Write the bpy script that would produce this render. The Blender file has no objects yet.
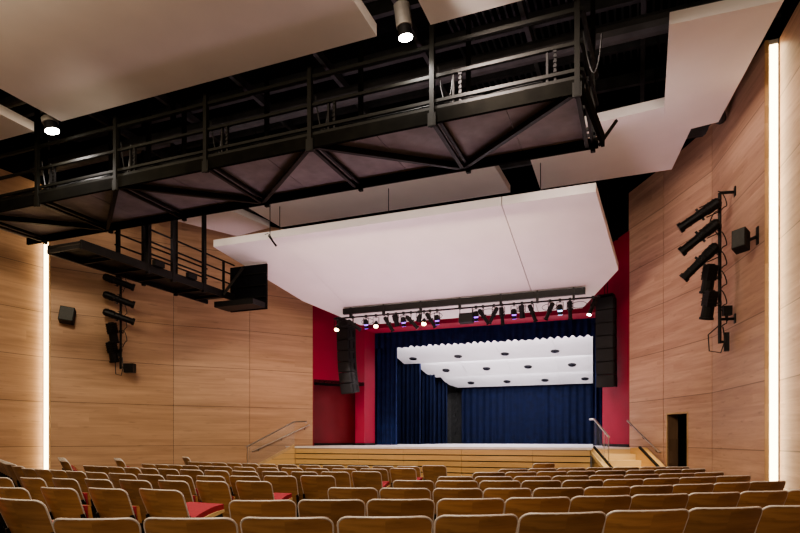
import bpy, math, random
from mathutils import Vector, Matrix, Quaternion
random.seed(7)
S = bpy.context.scene
COL = S.collection
LIFT = 1.45          # camera eye stands this far above world zero; all heights below are given from the eye
PI = math.pi

# ------------------------------------------------------------------ view geometry (world is built at true scale, metres)
F = 600.0; CX = 400.0; HY = 439.0
YAW = math.atan(238/600.0); CO, SI = math.cos(YAW), math.sin(YAW)
def pD(u, v, D):
    xr = (u-CX)/F*D; return Vector((xr*CO-D*SI, xr*SI+D*CO, (HY-v)/F*D))
def pY(u, v, Y):
    xc = (u-CX)/F; return pD(u, v, Y/(xc*SI+CO))
def pZ(u, v, z):
    return pD(u, v, z*F/(HY-v))

# ------------------------------------------------------------------ materials
def mat(name, col, rough=.6, metal=0., var=.12, scale=6., emit=None, estr=0., spec=.5, bump=0.):
    m = bpy.data.materials.new(name); m.use_nodes = True
    nt = m.node_tree; n = nt.nodes; b = n['Principled BSDF']
    tc = n.new('ShaderNodeTexCoord'); nz = n.new('ShaderNodeTexNoise')
    nz.inputs['Scale'].default_value = scale; nz.inputs['Detail'].default_value = 4
    nt.links.new(tc.outputs['Object'], nz.inputs['Vector'])
    rp = n.new('ShaderNodeValToRGB')
    a = [max(0, c*(1-var)) for c in col]; d = [min(1, c*(1+var)) for c in col]
    rp.color_ramp.elements[0].position = .3; rp.color_ramp.elements[1].position = .7
    rp.color_ramp.elements[0].color = (*a, 1); rp.color_ramp.elements[1].color = (*d, 1)
    nt.links.new(nz.outputs['Fac'], rp.inputs['Fac']); nt.links.new(rp.outputs['Color'], b.inputs['Base Color'])
    b.inputs['Roughness'].default_value = rough; b.inputs['Metallic'].default_value = metal
    b.inputs['Specular IOR Level'].default_value = spec
    if emit:
        b.inputs['Emission Color'].default_value = (*emit, 1); b.inputs['Emission Strength'].default_value = estr
    if bump:
        bp = n.new('ShaderNodeBump'); bp.inputs['Strength'].default_value = bump
        nt.links.new(nz.outputs['Fac'], bp.inputs['Height']); nt.links.new(bp.outputs['Normal'], b.inputs['Normal'])
    return m

def wood(name, c0, c1, coord='UV', joint=None, joff=0., stretch=(.55, 9.), rough=.45, band=.33, bandamp=.22, flip=False, knots=.5, vary=0.):
    """veneer: grain stretched along the first axis, tone changes from sheet to sheet, dark joints"""
    m = bpy.data.materials.new(name); m.use_nodes = True
    nt = m.node_tree; n = nt.nodes; b = n['Principled BSDF']; L = nt.links.new
    def math_(op, a, c=None, v=None):
        k = n.new('ShaderNodeMath'); k.operation = op
        L(a, k.inputs[0]) if hasattr(a, 'is_linked') else setattr(k.inputs[0], 'default_value', a)
        if c is not None:
            L(c, k.inputs[1]) if hasattr(c, 'is_linked') else setattr(k.inputs[1], 'default_value', c)
        return k.outputs[0]
    tc = n.new('ShaderNodeTexCoord'); sp = n.new('ShaderNodeSeparateXYZ')
    L(tc.outputs[coord], sp.inputs[0])
    u, v = sp.outputs[0], sp.outputs[1] if coord == 'UV' else sp.outputs[2]
    if flip: u, v = v, u
    cell = math_('FLOOR', math_('DIVIDE', v, band)); 
    cu = math_('FLOOR', math_('DIVIDE', math_('ADD', u, math_('MULTIPLY', cell, .83)), 9.))
    cb = n.new('ShaderNodeCombineXYZ'); L(cell, cb.inputs[0]); L(cu, cb.inputs[1])
    wn = n.new('ShaderNodeTexWhiteNoise'); L(cb.outputs[0], wn.inputs['Vector'])
    mp = n.new('ShaderNodeCombineXYZ')
    L(math_('ADD', math_('MULTIPLY', u, stretch[0]), math_('MULTIPLY', wn.outputs['Value'], 37.)), mp.inputs[0])
    L(math_('MULTIPLY', v, stretch[1]), mp.inputs[1])
    nz = n.new('ShaderNodeTexNoise'); nz.inputs['Scale'].default_value = 1.; nz.inputs['Detail'].default_value = 7; nz.inputs['Roughness'].default_value = .62
    nz.inputs['Distortion'].default_value = .5
    L(mp.outputs[0], nz.inputs['Vector'])
    mp2 = n.new('ShaderNodeCombineXYZ'); L(math_('MULTIPLY', u, stretch[0]*6), mp2.inputs[0]); L(math_('MULTIPLY', v, stretch[1]*2.2), mp2.inputs[1])
    n2 = n.new('ShaderNodeTexNoise'); n2.inputs['Scale'].default_value = .8; n2.inputs['Detail'].default_value = 3; L(mp2.outputs[0], n2.inputs['Vector'])
    fac = math_('ADD', math_('MULTIPLY', nz.outputs['Fac'], 1.15), math_('MULTIPLY', math_('SUBTRACT', wn.outputs['Value'], .62), bandamp*2))
    rp = n.new('ShaderNodeValToRGB'); rp.color_ramp.elements[0].position = .2; rp.color_ramp.elements[1].position = .85
    rp.color_ramp.elements[0].color = (*c0, 1); rp.color_ramp.elements[1].color = (*c1, 1); L(fac, rp.inputs['Fac'])
    out = rp.outputs['Color']
    fl = n.new('ShaderNodeMapRange'); fl.inputs[1].default_value = .62; fl.inputs[2].default_value = .75; fl.inputs[3].default_value = 1.; fl.inputs[4].default_value = 1-knots*.5
    L(n2.outputs['Fac'], fl.inputs[0])
    mul = fl.outputs[0]
    if joint:
        fr = math_('FRACT', math_('DIVIDE', math_('ADD', v, joff), joint))
        e = math_('LESS_THAN', fr, .020/joint)
        mul = math_('MULTIPLY', mul, math_('SUBTRACT', 1., math_('MULTIPLY', e, .55)))
    mx = n.new('ShaderNodeVectorMath'); mx.operation = 'SCALE'
    if vary:
        oi = n.new('ShaderNodeObjectInfo'); mul = math_('MULTIPLY', mul, math_('ADD', math_('MULTIPLY', oi.outputs['Random'], vary), 1-vary*.6))
    L(out, mx.inputs[0]); L(mul, mx.inputs['Scale'])
    L(mx.outputs[0], b.inputs['Base Color'])
    b.inputs['Roughness'].default_value = rough
    return m

def glass_mat(name, tint=(.9, .95, .93), alpha=.035):
    m = mat(name, tint, .03, 0, .02, spec=.3)
    m.node_tree.nodes['Principled BSDF'].inputs['Alpha'].default_value = alpha
    return m

M = {}
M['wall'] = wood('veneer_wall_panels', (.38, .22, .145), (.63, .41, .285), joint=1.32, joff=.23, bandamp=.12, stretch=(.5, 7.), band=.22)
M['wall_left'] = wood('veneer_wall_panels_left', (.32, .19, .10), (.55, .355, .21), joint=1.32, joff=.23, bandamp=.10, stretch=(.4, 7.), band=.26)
M['edge'] = wood('veneer_edge', (.38, .24, .11), (.62, .44, .24), coord='Object', stretch=(9., .55))
M['maple'] = wood('pale_maple_boards', (.56, .34, .125), (.70, .47, .20), coord='Object', stretch=(.7, 12.), bandamp=.15)
M['step'] = wood('lit_maple_step', (.70, .50, .24), (.82, .62, .34), coord='Object', stretch=(.7, 6.), bandamp=.1)  # maple lightened to carry the bright light on the steps
M['seatwood'] = wood('walnut_plywood', (.17, .076, .026), (.50, .275, .115), coord='Object', stretch=(1.6, 14.), rough=.28, band=5., bandamp=.05, knots=.5, vary=.5)
M['seatwood2'] = wood('walnut_plywood_dark', (.065, .027, .011), (.18, .075, .028), coord='Object', stretch=(1.6, 14.), rough=.3, band=5., bandamp=.05, knots=.3)
M['seatedge'] = mat('ply_edge_highlight', (.64, .60, .54), .4, .1, .08, 20)  # paleness stands for light caught on the plywood edge
M['panedge'] = mat('beech_edge', (.62, .46, .22), .4, 0, .1, 20)
M['cushion'] = mat('red_upholstery', (.30, .026, .040), .85, 0, .15, 90)
M['blackmetal'] = mat('black_painted_steel', (.0075, .007, .0065), .5, .1, .3, 8, spec=.3)
M['jamb'] = wood('shaded_jamb_veneer', (.13, .080, .048), (.24, .150, .092), coord='Object', stretch=(9., .5))  # veneer darkened to stand for the shade inside the doorway
M['seatmetal'] = mat('black_seat_casting', (.012, .012, .013), .45, .3, .2, 12)
M['steel'] = mat('dark_olive_steel', (.0050, .0048, .0030), .55, 0., .3, 4, spec=.22)
M['girder'] = mat('shade_darkened_girder', (.0045, .0042, .0030), .9, 0, .3, 4, spec=.06)  # steel darkened to stand for shade on the recessed girder faces
M['brace'] = mat('dark_steel_brace', (.012, .011, .010), .5, .4, .3, 4)
M['plate'] = mat('grey_deck_plate', (.24, .225, .22), .6, .1, .2, 3)
M['cloud'] = mat('painted_white_panel', (.74, .70, .66), .75, 0, .03, 1.2)
M['shell'] = mat('white_stage_shell', (.80, .79, .80), .6, 0, .02, 1.)
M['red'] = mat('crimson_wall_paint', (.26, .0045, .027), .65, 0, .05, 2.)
M['navy'] = mat('navy_velvet', (.0016, .0040, .018), .8, 0, .3, 3.5, spec=.12)
M['navyfront'] = mat('navy_velvet_brightened', (.008, .016, .062), .8, 0, .3, 3.5, spec=.15)  # same velvet, colour brightened to make up for weak light at the front
M['navydark'] = mat('dark_navy_velvet', (.007, .011, .04), .85, 0, .3, 3.5, spec=.2)
M['stagefloor'] = mat('pale_stage_floor', (.74, .70, .70), .35, 0, .06, 2.)
M['nosing'] = mat('white_nosing', (.80, .74, .66), .5, 0, .05, 4.)
M['void'] = mat('matt_black_paint', (.006, .006, .007), .9, 0, .3, 3., spec=.1)
M['duct'] = mat('black_ceiling_services', (.05, .05, .05), .6, .2, .3, 3.)
M['carpet'] = mat('dark_carpet', (.10, .075, .06), .95, 0, .3, 40.)
M['speakerfront'] = mat('dark_grey_speaker_front', (.060, .064, .058), .6, 0, .1, 20.)  # grey grille of the small wall speakers
M['speaker'] = mat('black_speaker_cloth', (.006, .006, .006), .75, 0, .3, 30.)
M['speakergrey'] = mat('charcoal_speaker_case', (.007, .0075, .007), .75, 0, .2, 20.)
M['chrome'] = mat('brushed_stainless', (.55, .50, .44), .28, .9, .1, 10.)
M['glass'] = glass_mat('clear_guard_glass')
M['led'] = mat('warm_white_led_strip', (1, .9, .7), .5, emit=(1., .76, .46), estr=10.)
M['lamp'] = mat('lit_lamp_face', (1, .95, .85), .4, emit=(1., .93, .80), estr=45.)
M['lampwarm'] = mat('lit_warm_lamp_face', (1, .85, .65), .4, emit=(1., .62, .32), estr=16.)
M['lampviolet'] = mat('violet_led_face', (.6, .4, 1), .4, emit=(.26, .05, 1.), estr=2.6)
M['lampblue'] = mat('pale_blue_led_face', (.6, .8, 1), .4, emit=(.45, .62, 1.), estr=5.)
M['lensdark'] = mat('dark_glass_lens', (.03, .03, .04), .1, 0, .1, 5.)
M['olive'] = mat('dark_olive_paint', (.022, .026, .010), .7, 0, .1, 4.)
M['brick'] = mat('backstage_block', (.025, .025, .023), .85, 0, .7, 9.)
M['cable'] = mat('black_cable', (.010, .010, .010), .5, 0, .1, 9.)
M['whitebox'] = mat('grey_downlight_can', (.30, .28, .25), .5, .2, .1, 8.)
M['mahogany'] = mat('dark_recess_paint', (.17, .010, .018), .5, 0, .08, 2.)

# ------------------------------------------------------------------ mesh builder
class MB:
    def __init__(s): s.v = []; s.f = []; s.uv = {}
    def add(s, verts, faces, uvs=None):
        o = len(s.v); s.v += [tuple(p) for p in verts]
        for i, q in enumerate(faces):
            s.f.append(tuple(o+k for k in q))
            if uvs: s.uv[len(s.f)-1] = uvs[i]
        return s
    def box(s, c, size, R=None):
        x, y, z = [k/2 for k in size]; c = Vector(c)
        P = [Vector(p) for p in ((-x,-y,-z),(x,-y,-z),(x,y,-z),(-x,y,-z),(-x,-y,z),(x,-y,z),(x,y,z),(-x,y,z))]
        if R is not None: P = [R @ p for p in P]
        return s.add([p+c for p in P], [(3,2,1,0),(4,5,6,7),(0,1,5,4),(1,2,6,5),(2,3,7,6),(3,0,4,7)])
    def bar(s, a, b, w, h, up=(0, 0, 1)):
        """rectangular bar from a to b, w across, h along 'up'"""
        a, b = Vector(a), Vector(b); d = (b-a); l = d.length; d.normalize()
        up = Vector(up); x = d.cross(up)
        if x.length < 1e-4: x = d.cross(Vector((1, 0, 0)))
        x.normalize(); z = x.cross(d).normalized()
        R = Matrix((x, d, z)).transposed()
        return s.box((a+b)/2, (w, l, h), R)
    def cyl(s, a, b, r0, r1=None, n=12, caps=True):
        r1 = r0 if r1 is None else r1
        a, b = Vector(a), Vector(b); d = (b-a).normalized()
        x = d.orthogonal().normalized(); y = d.cross(x)
        P = []
        for c, r in ((a, r0), (b, r1)):
            for i in range(n):
                t = 2*PI*i/n; P.append(c+x*math.cos(t)*r+y*math.sin(t)*r)
        fs = [(i, (i+1) % n, n+(i+1) % n, n+i) for i in range(n)]
        if caps: fs += [tuple(range(n-1, -1, -1)), tuple(range(n, 2*n))]
        return s.add(P, fs)
    def tube(s, pts, r, n=6):
        pts = [Vector(p) for p in pts]; P = []; up = None
        for i, p in enumerate(pts):
            d = (pts[min(i+1, len(pts)-1)]-pts[max(i-1, 0)]).normalized()
            if up is None: up = d.orthogonal().normalized()
            x = (up-d*up.dot(d))
            x = x.normalized() if x.length > 1e-5 else d.orthogonal().normalized()
            up = x; y = d.cross(x)
            for k in range(n):
                t = 2*PI*k/n; P.append(p+x*math.cos(t)*r+y*math.sin(t)*r)
        fs = []
        for i in range(len(pts)-1):
            for k in range(n):
                fs.append((i*n+k, i*n+(k+1) % n, (i+1)*n+(k+1) % n, (i+1)*n+k))
        fs += [tuple(range(n-1, -1, -1)), tuple(range((len(pts)-1)*n, len(pts)*n))]
        return s.add(P, fs)
    def prism(s, bot, top):
        n = len(bot)
        return s.add(list(bot)+list(top), [tuple(range(n-1, -1, -1)), tuple(range(n, 2*n))]+[(i, (i+1) % n, n+(i+1) % n, n+i) for i in range(n)])
    def quad(s, a, b, c, d, uv=None):
        return s.add([a, b, c, d], [(0, 1, 2, 3)], [uv] if uv else None)
    def grid(s, fn, nu, nv):
        o = [fn(i/nu, j/nv) for j in range(nv+1) for i in range(nu+1)]
        return s.add(o, [(j*(nu+1)+i, j*(nu+1)+i+1, (j+1)*(nu+1)+i+1, (j+1)*(nu+1)+i) for j in range(nv) for i in range(nu)])
    def mesh(s, name, m, smooth=False, origin=None):
        me = bpy.data.meshes.new(name)
        o = Vector(origin) if origin is not None else Vector((0, 0, 0))
        me.from_pydata([tuple(Vector(p)-o) for p in s.v], [], s.f)
        if s.uv:
            ul = me.uv_layers.new(name='UVMap')
            for i, uvs in s.uv.items():
                for k, li in enumerate(me.polygons[i].loop_indices): ul.data[li].uv = uvs[k]
        me.materials.append(m)
        if smooth:
            for p in me.polygons: p.use_smooth = True
        me.update(); return me
    def build(s, name, m, parent=None, smooth=False, origin=None):
        """origin: place of the object's own zero, in the frame of its parent"""
        ob = bpy.data.objects.new(name, s.mesh(name, m, smooth, origin)); COL.objects.link(ob)
        if origin is not None: ob.location = Vector(origin)
        if parent: ob.parent = parent
        if smooth:
            e = ob.modifiers.new('es', 'EDGE_SPLIT'); e.split_angle = math.radians(40)
        return ob

def tag(o, label=None, cat=None, group=None, kind=None):
    for k, v in (('label', label), ('category', cat), ('group', group), ('kind', kind)):
        if v: o[k] = v
    return o
def empty(name, loc, rz=0, label=None, cat=None, group=None, kind=None):
    o = bpy.data.objects.new(name, None); COL.objects.link(o); o.location = loc; o.rotation_euler = (0, 0, rz)
    o.empty_display_size = .2
    return tag(o, label, cat, group, kind)
def copy_tree(o, parent=None):
    c = o.copy(); COL.objects.link(c); c.parent = parent
    for ch in [k for k in o.children]: copy_tree(ch, c)
    return c
ORD = ['first', 'second', 'third', 'fourth', 'fifth', 'sixth', 'seventh', 'eighth', 'ninth', 'tenth', 'eleventh', 'twelfth', 'thirteenth', 'fourteenth', 'fifteenth', 'sixteenth',
       'seventeenth', 'eighteenth', 'nineteenth', 'twentieth', 'twenty-first', 'twenty-second', 'twenty-third', 'twenty-fourth', 'twenty-fifth']
def struct(o): o['kind'] = 'structure'; return o
# ------------------------------------------------------------------ floor, walls, ceiling
def floor_z(X, Y):
    t = min(1, max(0, (X+4.0)/1.2)); c = -1.29-.0065*max(Y, 0); r = -1.315
    if Y > 11: r -= .02*(min(Y, 17)-11)
    if X < -9.5: c += .03
    return c*(1-t)+r*t
mb = MB(); mb.grid(lambda a, b: (-18+22*a, -3+23*b, floor_z(-18+22*a, -3+23*b)), 44, 46)
struct(mb.build('floor', M['carpet']))
mb = MB().box((-7, 14, 9.65), (30, 36, .1)); ceil_o = struct(mb.build('ceiling', M['void']))

WT = 7.5
def facet(mb, bk, p0, p1, z0, z1, n, u0=0., gap=.009, hole=None):
    """a flat run of wall panelling from p0 to p1 (plan points), n = plan normal towards the room"""
    p0, p1, n = Vector(p0), Vector(p1), Vector(n).normalized(); d = (p1-p0); l = d.length; d.normalize()
    def strip(a, b, za, zb):
        A, B = p0+d*a, p0+d*b; Ab, Bb = A-n*.03, B-n*.03
        P = [(*A, za), (*B, za), (*B, zb), (*A, zb), (*Ab, za), (*Bb, za), (*Bb, zb), (*Ab, zb)]
        q = [(u0+a, za), (u0+b, za), (u0+b, zb), (u0+a, zb)]
        mb.add(P, [(0, 1, 2, 3), (0, 3, 7, 4), (1, 5, 6, 2), (3, 2, 6, 7), (0, 4, 5, 1)], [q]*5)
    if hole:
        a, b, zt = hole
        strip(gap, a, z0, z1); strip(b, l-gap, z0, z1); strip(a, b, zt, z1)
        for s_, e_, za in ((0, a, z0), (b, l, z0), (a, b, zt)):
            A, B = p0+d*s_-n*.035, p0+d*e_-n*.035
            bk.quad((*A, za), (*B, za), (*B, 9.6), (*A, 9.6))
    else:
        strip(gap, l-gap, z0, z1)
        A, B = p0-n*.035, p1-n*.035
        bk.quad((*A, z0), (*B, z0), (*B, 9.6), (*A, 9.6))
    return u0+l

ZB = -1.75
R = [(-.27, 19.6), (.65, 18.0), (1.64, 16.0), (2.22, 13.05)]
Lw = [(-11.1, 19.3), (-12.5, 17.4), (-14.2, 15.6), (-16.05, 12.6)]
def nrm(a, b, inx):
    d = Vector(b)-Vector(a); n = Vector((-d.y, d.x)).normalized()
    return n if n.x*inx > 0 else -n
fb = (Vector(R[2])-Vector(R[1])).length
DOOR_A, DOOR_B, DOOR_Z = .097*fb, .53*fb, .66
mb, bk = MB(), MB(); u = 0
for i in range(3):
    u = facet(mb, bk, R[i], R[i+1], ZB, WT, nrm(R[i], R[i+1], -1), u, gap=.014, hole=(DOOR_A, DOOR_B, DOOR_Z) if i == 1 else None)
NR = [(2.46, 13.05), (2.62, 11.7), (2.95, 7.5), (3.1, 3.), (3.1, -3.)]
for i in range(4):
    u = facet(mb, bk, NR[i], NR[i+1], ZB, WT, nrm(NR[i], NR[i+1], -1), u)
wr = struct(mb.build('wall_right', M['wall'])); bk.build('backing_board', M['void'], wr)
mb, bk = MB(), MB(); u = 0
for i in range(3):
    u = facet(mb, bk, Lw[i], Lw[i+1], ZB, WT, nrm(Lw[i], Lw[i+1], 1), u, gap=.006)
NL = [(-16.33, 12.6), (-16.55, 10.), (-16.75, 6), (-16.8, -3)]
for i in range(3):
    u = facet(mb, bk, NL[i], NL[i+1], ZB, WT, nrm(NL[i], NL[i+1], 1), u)
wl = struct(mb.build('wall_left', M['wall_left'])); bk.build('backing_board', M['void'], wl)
# wooden edges and the light slots where the far panelling steps in front of the near panelling
struct(MB().box((2.25, 13.06, (ZB+WT)/2), (.06, .06, WT-ZB)).build('trim_1', M['edge']))
struct(MB().box((-16.08, 12.62, (ZB+WT)/2), (.06, .05, WT-ZB)).build('trim_2', M['edge']))
def led_slot(x0, x1, y, label):
    t = empty('light_strip', ((x0+x1)/2, y, ZB), 0, label, 'strip light', 'strip lights in the side wall slots')
    MB().box((0, .03, (WT-ZB)/2), (x1-x0, .02, WT-ZB)).build('housing', M['whitebox'], t)
    for k in range(3):
        h = (WT-ZB-.2)/3
        MB().box((0, .012, .1+h*(k+.5)), (x1-x0-.03, .02, h-.004)).build('diffuser', M['led'], t)
led_slot(2.285, 2.445, 13.03, 'tall glowing warm strip light in the slot of the right wall')
led_slot(-16.31, -16.12, 12.58, 'tall glowing warm strip light in the slot of the left wall')

# door opening in the right wall
fd = (Vector(R[2])-Vector(R[1])).normalized(); fn = nrm(R[1], R[2], -1)
A = Vector(R[1])+fd*DOOR_A; B = Vector(R[1])+fd*DOOR_B; zf = -1.5
door = struct(empty('door_1', (0, 0, 0)))
mb = MB()
mb.prism([(*A, zf), (*(A-fd*.03), zf), (*(A-fd*.03-fn*.30), zf), (*(A-fn*.30), zf)], [(*A, DOOR_Z), (*(A-fd*.03), DOOR_Z), (*(A-fd*.03-fn*.30), DOOR_Z), (*(A-fn*.30), DOOR_Z)])
mb.prism([(*(B+fd*.03), zf), (*B, zf), (*(B-fn*.30), zf), (*(B+fd*.03-fn*.30), zf)], [(*(B+fd*.03), DOOR_Z), (*B, DOOR_Z), (*(B-fn*.30), DOOR_Z), (*(B+fd*.03-fn*.30), DOOR_Z)])
mb.prism([(*A, DOOR_Z), (*B, DOOR_Z), (*(B-fn*.30), DOOR_Z), (*(A-fn*.30), DOOR_Z)], [(*A, DOOR_Z+.03), (*B, DOOR_Z+.03), (*(B-fn*.30), DOOR_Z+.03), (*(A-fn*.30), DOOR_Z+.03)])
mb.build('jamb', M['jamb'], door)
mb = MB()   # thin frame round the opening, proud of the panelling
for a, b in ((A-fd*.03, A), (B, B+fd*.03)):
    mb.prism([(*a, zf), (*b, zf), (*(b+fn*.02), zf), (*(a+fn*.02), zf)], [(*a, DOOR_Z), (*b, DOOR_Z), (*(b+fn*.02), DOOR_Z), (*(a+fn*.02), DOOR_Z)])
a, b = A-fd*.03, B+fd*.03
mb.prism([(*a, DOOR_Z), (*b, DOOR_Z), (*(b+fn*.02), DOOR_Z), (*(a+fn*.02), DOOR_Z)], [(*a, DOOR_Z+.04), (*b, DOOR_Z+.04), (*(b+fn*.02), DOOR_Z+.04), (*(a+fn*.02), DOOR_Z+.04)])
mb.build('frame', M['edge'], door)
up, lo = MB(), MB()
Q = [A-fd*.5-fn*.32, A-fd*.5-fn*1.6, B+fd*.5-fn*1.6, B+fd*.5-fn*.32]
for i in range(3):
    a, b = Q[i], Q[i+1]
    up.quad((*a, .02), (*b, .02), (*b, 1.2), (*a, 1.2)); lo.quad((*a, zf-.2), (*b, zf-.2), (*b, .02), (*a, .02))
up.quad(*[(*q, 1.2) for q in Q]); lo.quad(*[(*q, zf) for q in Q])
up.build('lobby_wall', M['void'], door); lo.build('lobby_dado', M['olive'], door)

# ------------------------------------------------------------------ crimson stage wall round the opening
ZS = -.25
PX0, PX1, PY, PZ = -9.9, -1.11, 21.2, 4.27
mb = MB()
mb.box(((-10.3+PX0)/2, PY+.5, (ZS+PZ)/2), (PX0+10.3, 1., PZ-ZS))
mb.box(((PX1-.75)/2, PY+.5, (ZS+PZ)/2), (-.75-PX1, 1., PZ-ZS))
mb.box(((-10.3-.75)/2, PY+.5, (PZ+6.35)/2), (-.75+10.3, 1., 6.35-PZ))  # red ends low; the black above stands for its unlit top
def slab(mb, a, b, z0, z1, th):
    a, b = Vector(a), Vector(b); d = (b-a).normalized(); n = Vector((-d.y, d.x))*th
    mb.prism([(*a, z0), (*b, z0), (*(b+n), z0), (*(a+n), z0)], [(*a, z1), (*b, z1), (*(b+n), z1), (*(a+n), z1)])
slab(mb, (-11.1, 19.3), (PX0, PY), 2.08, 6.35, .12)          # splayed return on the left, open below
slab(mb, (PX1, PY), (-.25, 19.55), ZS, 6.35, .12)             # splayed return on the right
struct(mb.build('wall_stage', M['red']))
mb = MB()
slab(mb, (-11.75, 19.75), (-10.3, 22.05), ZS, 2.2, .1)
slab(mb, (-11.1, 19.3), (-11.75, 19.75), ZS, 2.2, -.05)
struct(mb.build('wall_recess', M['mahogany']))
mb = MB().prism([(-11.1, 19.3, 2.07), (-9.9, 21.2, 2.07), (-10.3, 22.0, 2.07), (-11.8, 19.8, 2.07)], [(-11.1, 19.3, 2.2), (-9.9, 21.2, 2.2), (-10.3, 22.0, 2.2), (-11.8, 19.8, 2.2)])
struct(mb.build('ceiling_recess', M['void']))
mb = MB()
slab(mb, (-11.70, 19.78), (-10.3, 22.0), ZS, ZS+.09, -.015)
slab(mb, (PX1, PY), (-.25, 19.55), ZS, ZS+.09, -.015)
mb.box(((-10.3+PX0)/2, PY-.01, ZS+.045), (PX0+10.3, .02, .09)); mb.box((PX0+.01, PY+.5, ZS+.045), (.02, 1.02, .09))
struct(mb.build('baseboard_stage', M['blackmetal']))
# backstage shell
mb = MB(); mb.quad((-14, 31, ZS), (1.2, 31, ZS), (1.2, 31, 8), (-14, 31, 8)); struct(mb.build('wall_back', M['brick']))
mb = MB()
mb.quad((-14, 31, ZS), (-14, 22.2, ZS), (-14, 22.2, 8), (-14, 31, 8)); mb.quad((1.2, 31, ZS), (1.2, 22.2, ZS), (1.2, 22.2, 8), (1.2, 31, 8))
mb.quad((-14, 22.2, ZS), (-10.2, 22.2, ZS), (-10.2, 22.2, 8), (-14, 22.2, 8)); mb.quad((-.8, 22.2, ZS), (1.2, 22.2, ZS), (1.2, 22.2, 8), (-.8, 22.2, 8))
mb.quad((-14, 22.2, 8), (1.2, 22.2, 8), (1.2, 31, 8), (-14, 31, 8))
struct(mb.build('wall_backstage', M['void']))
mb = MB()   # black in place of the stage wall's unlit top, plus dark side upstands
mb.quad((-11.1, 20.2, 6.3), (-.2, 20.2, 6.3), (-.2, 20.2, 9.6), (-11.1, 20.2, 9.6)); mb.quad((-.25, 19.6, ZB), (-.25, 22, ZB), (-.25, 22, 9.6), (-.25, 19.6, 9.6)); mb.quad((-11.15, 19.35, 2.2), (-11.15, 22, 2.2), (-11.15, 22, 9.6), (-11.15, 19.35, 9.6))
struct(mb.build('wall_upper', M['void']))
mb = MB()   # rows of small switch boxes and ropes on the wall seen between the curtains
for k in range(13):
    mb.box((-9.15+.12*(k % 2), 30.93, .3+.24*k), (.13, .08, .15)); mb.cyl((-9.3+.05*k, 30.95, ZS), (-9.3+.05*k, 30.95, 5), .012, n=5)
tag(mb.build('rigging_ropes', M['speakergrey']), 'grey rigging ropes and blocks on the wall between two blue curtains', 'rigging')

# ------------------------------------------------------------------ stage platform
stage = struct(empty('stage_platform', (0, 0, 0)))
poly = [(-11.05, 17.95), (-1.25, 17.95), (-1.21, 18.28), (-.21, 18.85), (.06, 19.02), (-.27, 19.6), (1.2, 21.5), (1.2, 31), (-14, 31), (-14, 21.5), (-11.15, 19.35), (-11.77, 18.48)]
MB().prism([(x, y, ZS-.05) for x, y in poly], [(x, y, ZS) for x, y in poly]).build('stage_floor', M['stagefloor'], stage)
MB().box((-6.15, 17.93, ZS-.032), (9.86, .04, .062)).build('nosing', M['nosing'], stage)
mb, bk = MB(), MB(); seams = [-11.03, -8.6, -7.0, -5.07, -2.9, -1.27]
z = ZS-.075
while z > -1.6:
    for a, b in zip(seams, seams[1:]): mb.box(((a+b)/2, 17.97, z-.082), (b-a-.008, .03, .155))
    z -= .185
bk.box((-6.15, 18.02, -.98), (9.75, .02, 1.3))
mb.build('front_boards', M['maple'], stage); bk.build('backing_board', M['void'], stage)
M['maplej'] = wood('pale_maple_boards_jointed', (.56, .34, .125), (.70, .47, .20), coord='Object', stretch=(.7, 12.), bandamp=.15, joint=.185, joff=.325)

def V3(p, z): return Vector((p[0], p[1], z))
def stairs(P0, s, w, width, label, nstep=6, tread=.3, rise=.178):
    """flight going down from P0 along s; w points across it"""
    s = Vector(s).normalized(); w = Vector(w).normalized(); P0 = Vector(P0)
    t = empty('stage_stairs', (0, 0, 0), 0, label, 'stairs', 'stairs at the ends of the stage')
    for i in range(1, nstep+1):
        a, b = P0+s*tread*(i-1), P0+s*tread*i; zt = ZS-rise*i; zb = min(zt-.05, -1.5)
        q = [a, b, b+w*width, a+w*width]
        MB().prism([V3(k, zb) for k in q], [V3(k, zt) for k in q]).build('step', M['step'], t)
    return t, P0, s, w
# right flight, along the right wall
t, P0, s, w = stairs((-.21, 18.85), (.498, -.867), (-.867, -.498), 1.12, 'short flight of brightly lit wooden steps at the right end of the stage')
MB().prism([V3(P0-s*.03, -1.5), V3(P0, -1.5), V3(P0+w*1.12, -1.5), V3(P0+w*1.12-s*.03, -1.5)], [V3(P0-s*.03, ZS-.052), V3(P0, ZS-.052), V3(P0+w*1.12, ZS-.052), V3(P0+w*1.12-s*.03, ZS-.052)]).build('top_riser', M['step'], t)
def slope_z(k): return ZS-.55*k
mb = MB()   # curb between steps and wall
q = [(0, -1.5), (0, ZS), (.45, ZS), (1.85, ZS-.55*1.4), (1.85, -1.5)]
mb.prism([V3(P0+s*k, z) for k, z in q], [V3(P0+s*k-w*.26, z) for k, z in q]); mb.build('curb', M['maple'], t)
mb = MB(); mb.bar(V3(P0+s*.45-w*.03, ZS+.02), V3(P0+s*1.85-w*.03, ZS-.55*1.4+.02), .07, .05); mb.build('curb_cap', M['blackmetal'], t)
G0 = P0+w*1.13
mb = MB(); q = [(0, ZS-.02), (1.85, ZS-.02-.53*1.85), (1.85, -1.5), (0, -1.5)]
mb.prism([V3(G0+s*k, z) for k, z in q], [V3(G0+s*k+w*.07, z) for k, z in q]); mb.build('stringer', M['maplej'], t)
mb = MB(); mb.bar(V3(G0+w*.12, ZS-.05), V3(G0+w*.12+s*1.85, ZS-.05-.53*1.85), .16, .10); mb.build('stringer_board', M['panedge'], t)
g = empty('glass_guard', (*G0, ZS), 0, 'clear glass guard with steel rail beside the right stage steps', 'guard rail', 'glass guards at the stage steps')
def loc(k, z, off=0.): return Vector((s.x*k+w.x*off, s.y*k+w.y*off, z))
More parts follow.
